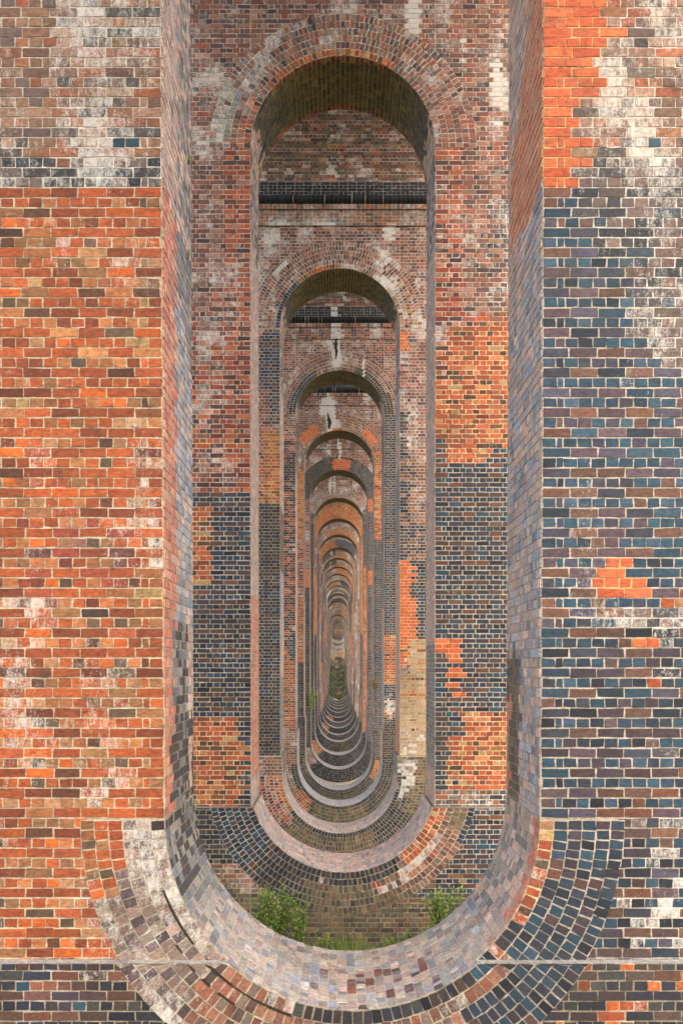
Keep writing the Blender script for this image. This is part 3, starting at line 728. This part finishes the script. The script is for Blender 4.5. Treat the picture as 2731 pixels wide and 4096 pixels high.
def standing_pier():
    """the pier whose opening the picture is taken from"""
    y = D1-9.05-T; zg = gz(y)-1  # unseen pier, added so the light on the near walls stays even
    root = empty('viaduct_pier', (.12, y, zg), 'pier whose opening surrounds the viewer, behind the picture', 'pier', 'brick piers of the viaduct')
    mb = MB(); hw = 1.53; zb = -1.75; zt = 10.1; zz = sorted(set([zg, zb, zt, 18.]+[zb+hw-hw*math.sin(a) for a in np.linspace(0, 1.5708, 14)]+[zt-hw+hw*math.sin(a) for a in np.linspace(0, 1.5708, 14)]))
    def w(z):
        if z <= zb or z >= zt: return 0
        return math.sqrt(max(0, hw*hw-max(0, zb+hw-z, z-zt+hw)**2))
    for a, b in zip(zz[:-1], zz[1:]):
        wa, wb = w(a+1e-6), w(b-1e-6)
        for sd in (-1, 1):
            for y_ in (0, T): mb.quads([[(sd*wa, y_, a-zg), (sd*WOUT, y_, a-zg), (sd*WOUT, y_, b-zg), (sd*wb, y_, b-zg)]], MOR, 0)
            mb.quads([[(sd*WOUT, 0, a-zg), (sd*WOUT, T, a-zg), (sd*WOUT, T, b-zg), (sd*WOUT, 0, b-zg)]], MOR, 0)
            if wa+wb > 0: mb.quads([[(sd*wa, 0, a-zg), (sd*wa, T, a-zg), (sd*wb, T, b-zg), (sd*wb, 0, b-zg)]], MOR, 0)
    mb.build('wall', [PB], root)
standing_pier()
# ------------------------------------------------------------------ the abutment that closes the view
def abutment():
    y = dist(NP)+9.05; root = empty('abutment_wall', (.06, y, 6), 'brown brick end wall with a red brick base seen through the farthest opening', 'wall')
    mb = MB(); s = .00203*y/D1
    mb.quads([[(-6, 0, 0), (6, 0, 0), (6, 0, 14), (-6, 0, 14)], [(-6, 0, 0), (-6, 1, 0), (-6, 1, 14), (-6, 0, 14)], [(6, 0, 0), (6, 1, 0), (6, 1, 14), (6, 0, 14)],
              [(-6, 0, 14), (6, 0, 14), (6, 1, 14), (-6, 1, 14)]], MOR*.4, 0, 1)
    rows = [row_cells(-3, 3, k, k*CO, (k+1)*CO) for k in range(170)]
    q = np.concatenate(rows); ids = np.full(len(q), KI['RLI']); ids[rng.random(len(q)) < .6] = KI['OLD']
    bricks(mb, q[:, 0], q[:, 1], q[:, 2], q[:, 3], lambda u, v, h: np.stack([u, -h, v], 1), ids, 77, sides=False)
    mb.build('wall', [BR, PB], root)
    pb = MB(); h = 4.15
    rows = [row_cells(-3, 3, k, k*CO, (k+1)*CO) for k in range(int(h/CO))]
    q = np.concatenate(rows); ids = np.full(len(q), KI['PRD'])
    pb.quads([[(-6, -.5, 0), (6, -.5, 0), (6, -.5, h), (-6, -.5, h)], [(-6, -.5, h), (6, -.5, h), (6, 0, h+.2), (-6, 0, h+.2)]], MOR*.4, .1)
    bricks(pb, q[:, 0], q[:, 1], q[:, 2], q[:, 3], lambda u, v, h_: np.stack([u, -.5-h_, v], 1), ids, 78, sides=False)
    pb.build('plinth', [BR, PB], root)
abutment()
# ------------------------------------------------------------------ ground
def ground():
    ys = np.unique(np.concatenate([gy, np.linspace(-60, 330, 420), np.linspace(330, 900, 40)]))
    xs = np.array([-600, -300, -120, -50, -20, -8, -5, -4, -3, -2, -1, 0, 1, 2, 3, 4, 5, 8, 20, 50, 120, 300, 600.])
    f = sinfield(3, 3.0)
    P = np.zeros((len(ys), len(xs), 3))
    for i, yv in enumerate(ys):
        P[i, :, 0] = xs; P[i, :, 1] = yv
        P[i, :, 2] = gz(yv)+.05*f(xs, np.full(len(xs), yv))+np.where(np.abs(xs) > 20, .5*f(xs/20, np.full(len(xs), yv/20)), 0)
    q = np.stack([P[:-1, :-1], P[:-1, 1:], P[1:, 1:], P[1:, :-1]], 2).reshape(-1, 4, 3)
    mb = MB(); mb.quads(q, (.1, .1, .1), 0)
    o = mb.build('ground', [GRASS]); o['kind'] = 'structure'
ground()
# ------------------------------------------------------------------ plants
def leaf_mesh(name, mat, pts, dirs, ln, wd, parent):
    N = len(pts); d = dirs/np.linalg.norm(dirs, axis=1)[:, None]
    up = rng.normal(0, 1, (N, 3)); sx = np.cross(d, up); sx /= np.linalg.norm(sx, axis=1)[:, None]+1e-6
    l = ln*rng.uniform(.6, 1.2, N)[:, None]; w = wd*rng.uniform(.7, 1.2, N)[:, None]
    q = np.stack([pts, pts+d*l*.45+sx*w, pts+d*l, pts+d*l*.45-sx*w], 1)
    mb = MB(); mb.quads(q, (.1, .2, .05)); return mb.build(name, [mat], parent)
def shrub(name, loc, w, h, nst, nlf, label, cat, group=None, mat=LEAF, lf=.055, flowers=0, arch=.5, lean=0):
    root = empty(name, loc, label, cat, group)
    st = MB(); P = []; Dv = []; tips = []
    for i in range(nst):
        a = rng.uniform(0, 6.28); rx = rng.uniform(.2, 1)*w*.5; hh = h*rng.uniform(.55, 1.0)
        base = np.array([rng.normal(0, w*.06), rng.normal(0, w*.05), 0]); tip = base+np.array([math.cos(a)*rx+lean*h, math.sin(a)*rx*.7, hh])
        prev = base
        for k in range(1, 7):
            f = k/6; p = base+(tip-base)*np.array([f**1.4, f**1.4, 1-(1-f)**1.25]); p[2] -= arch*rx*f**3*.5
            r0 = .009*(1-f*.75)
            for vv in (np.array([r0, 0, 0]), np.array([0, r0, 0])):
                st.quads([[prev-vv, prev+vv, p+vv, p-vv]], (.1, .1, .1))
            m = max(1, int(nlf/nst/6)); t = rng.random((m, 1))
            if k > 1 or nst > 6:
                P.append(prev+(p-prev)*t+rng.normal(0, w*.045, (m, 3))); dd = rng.normal(0, 1, (m, 3))+(p-prev)/np.linalg.norm(p-prev)*.7; dd[:, 2] += .15; Dv.append(dd)
            prev = p
        tips.append(prev)
    st.build('stems', [STEM], root)
    P = np.concatenate(P); Dv = np.concatenate(Dv); m = rng.random(len(P)) < .55
    leaf_mesh('foliage', mat, P[m], Dv[m], lf, lf*.24, root)
    if (~m).any(): leaf_mesh('foliage', LEAFY if mat is LEAF else mat, P[~m], Dv[~m], lf, lf*.24, root)
    if flowers:
        tp = np.array(tips)[:flowers]; pp = np.repeat(tp, 26, 0)+rng.normal(0, .012, (len(tp)*26, 3)); pp[:, 2] += rng.uniform(0, .07, len(pp))
        leaf_mesh('flowers', PINK, pp, rng.normal(0, 1, pp.shape), .016, .006, root)
    return root
def pt(px, d): return (px-CX)*d/F
g2 = 'shrubs growing at the foot of the second pier'
shrub('shrub', (pt(1095, 19.3), 19.5, gz(19.4)-.03), 1.0, 1.12, 30, 4000, 'large bushy shrub with a few pink flowers at the foot of the second pier', 'shrub', g2, flowers=5)
shrub('shrub', (pt(1195, 19.0), 19.2, gz(19.2)-.03), .42, .98, 12, 1100, 'slender upright green shrub just right of the large bushy one below the second pier', 'shrub', g2)
shrub('shrub', (pt(1040, 19.6), 19.7, gz(19.7)-.03), .42, .75, 10, 900, 'low green shrub at the left edge of the large bushy one', 'shrub', g2)
shrub('shrub', (pt(900, 19.9), 20.1, gz(20)+.35), .3, .95, 6, 180, 'sparse pale sprig against the brown bricks left of the large bushy shrub', 'shrub', g2, mat=LEAFY, lf=.04)
shrub('shrub', (pt(1775, 18.8), 19.0, gz(19.0)-.03), .75, 1.2, 18, 2400, 'leafy shrub with yellow green leaves right of centre at the foot of the second pier', 'shrub', g2)
shrub('shrub', (pt(1835, 18.8), 18.9, gz(18.9)+.05), .34, 1.15, 6, 380, 'thin dark leaved shrub behind the right rim of the nearest opening', 'shrub', g2)
for i, (px, h_) in enumerate([(960,.30),(1290,.34),(1345,.2),(1560,.3),(1640,.42),(1705,.5)]):
    shrub('weed', (pt(px, 19.7), 19.8, gz(19.8)-.04), .26, h_, 6, 200, 'low weed in the grass strip below the second pier, %s' % ['leftmost of them all', 'second from the left', 'third from the left, the shortest', 'third from the right', 'second from the right', 'rightmost beside the leafy shrub'][i], 'weed', 'weeds in the grass strip', mat=LEAFY if i % 2 else LEAF, lf=.05)
shrub('shrub', (pt(1475, 33.8), 34.6, gz(34.6)), .8, 1.75, 12, 800, 'wispy green plant rising behind the rim of the third opening', 'shrub', None, mat=LEAFY, lf=.07, lean=.1)
shrub('shrub', (-1.40, 64.2, -2.1), .85, 1.05, 12, 520, 'thin leafy bush rooted on the left ledge of the sixth pier', 'shrub', None, mat=LEAFY, lf=.09, lean=.1)
shrub('shrub', (1.60, 53.2, -.95), .42, .5, 8, 240, 'small brownish bush rooted high on the right edge of the fifth pier', 'shrub', None, mat=DRYL, lf=.09)
ordw = {16:'sixteenth',17:'seventeenth',18:'eighteenth',19:'nineteenth',20:'twentieth',21:'twenty first',22:'twenty second',23:'twenty third'}
for n in range(16, 24):
    for i, (dx, hh) in enumerate([(-.85, 1.55), (.15, .95), (.95, 1.35)]):
        if (n + i) % 5 == 4: continue
        yy = dist(n)+T+1.0+i*.35
        hgt = hh*(1.45 if n < 21 else 1.1)*rng.uniform(.8, 1.2)
        if n < 18: hgt *= 1.15
        shrub('shrub', (.06+dx*rng.uniform(.7, 1.1), yy, gz(yy)-.05), 1.2, hgt, 10, 460,
              'green bush at the %s of the ground just beyond the %s pier' % (['left', 'middle', 'right'][i], ordw[n]), 'shrub', 'bushes growing between the far piers', mat=LEAF if (n+i) % 3 else LEAFY, lf=.17)
# small ferns rooted in joints of the reveals
for (px, py, d, sd, lb) in [(735, 655, 11.6, -1, 'small fern rooted in the upper left jamb of the nearest pier'), (738, 1035, 11.5, -1, 'small fern on the left jamb of the nearest pier below the other fern')]:
    z = (CY-py)*d/F
    shrub('fern', (XO[1]-1.53-.004*z+.012, d, z), .10, .09, 6, 70, lb, 'fern', None, lf=.03)
def grass(y0, y1, x0, x1, n, h):
    xs = rng.uniform(x0, x1, n); ys = rng.uniform(y0, y1, n)
    cl = sinfield(8, .5)(xs, ys); keep = cl > -.35; xs, ys = xs[keep], ys[keep]; N = len(xs)
    z = np.array([gz(v) for v in ys]); hh = h*rng.uniform(.4, 1.2, N)*(1+.5*np.clip(cl[keep], -.5, 1)); a = rng.uniform(0, 6.28, N); ln = rng.uniform(.1, .7, N)*hh
    w = .0045; b = np.stack([xs, ys, z-.06], 1); s = np.stack([np.cos(a+1.5), np.sin(a+1.5), 0*a], 1)*w
    mid = b+np.stack([np.cos(a)*ln*.35, np.sin(a)*ln*.35, hh*.6+.06], 1); tip = b+np.stack([np.cos(a)*ln, np.sin(a)*ln, hh*.92+.06], 1)
    return np.concatenate([np.stack([b-s, b+s, mid+s*.8, mid-s*.8], 1), np.stack([mid-s*.8, mid+s*.8, tip+s*.15, tip-s*.15], 1)])
mb = MB(); mb.quads(grass(18.3, 20.15, -2.4, 2.5, 6500, .17), (.1, .1, .1)); mb.quads(grass(13, 18.5, -2.6, 2.6, 5000, .12), (.1, .1, .1))
for n in range(17, 25): mb.quads(grass(dist(n)+T+.4, dist(n)+T+4, -1.9, 1.9, 700, .5)*1, (.1, .1, .1))
o = mb.build('grass', [BLADE]); o['kind'] = 'stuff'; o['label'] = 'green grass growing between the piers'
o['category'] = 'grass'
# ------------------------------------------------------------------ light
w = bpy.data.worlds.new('World'); sc.world = w; w.use_nodes = True; t = w.node_tree
sk = t.nodes.new('ShaderNodeTexSky'); sk.sky_type = 'NISHITA'; sk.sun_disc = False
EL, AZ = math.radians(36), math.radians(168)
sk.sun_elevation = EL; sk.sun_rotation = AZ; sk.dust_density = 4; sk.air_density = 1.0; sk.ozone_density = .4
bg = t.nodes['Background']; t.links.new(sk.outputs[0], bg.inputs[0]); bg.inputs[1].default_value = .15
sun = bpy.data.lights.new('sun', 'SUN'); sun.energy = .8; sun.angle = math.radians(80); sun.color = (1, .965, .92)
so = bpy.data.objects.new('sun', sun); C.objects.link(so)
# sun stands behind the viewer and to the side
from mathutils import Vector
dv = Vector((math.sin(AZ)*math.cos(EL), math.cos(AZ)*math.cos(EL), math.sin(EL)))
so.rotation_euler = dv.to_track_quat('Z', 'Y').to_euler()
# ------------------------------------------------------------------ camera
cam = bpy.data.cameras.new('camera'); co = bpy.data.objects.new('camera', cam); C.objects.link(co); sc.camera = co
co.location = (0, 0, 0); co.rotation_euler = (math.pi/2, 0, 0)
cam.sensor_fit = 'HORIZONTAL'; cam.sensor_width = 24; cam.lens = 24*F/2731
cam.shift_x = (1365.5-CX)/2731; cam.shift_y = (CY-2048)/2731; cam.clip_start = .05; cam.clip_end = 3000
sc.view_settings.view_transform = 'Standard'; sc.view_settings.look = 'None'; sc.view_settings.gamma = 1
sc.view_settings.exposure = 1.72
sc.cycles.max_bounces = 6; sc.cycles.diffuse_bounces = 5; sc.cycles.use_fast_gi = False
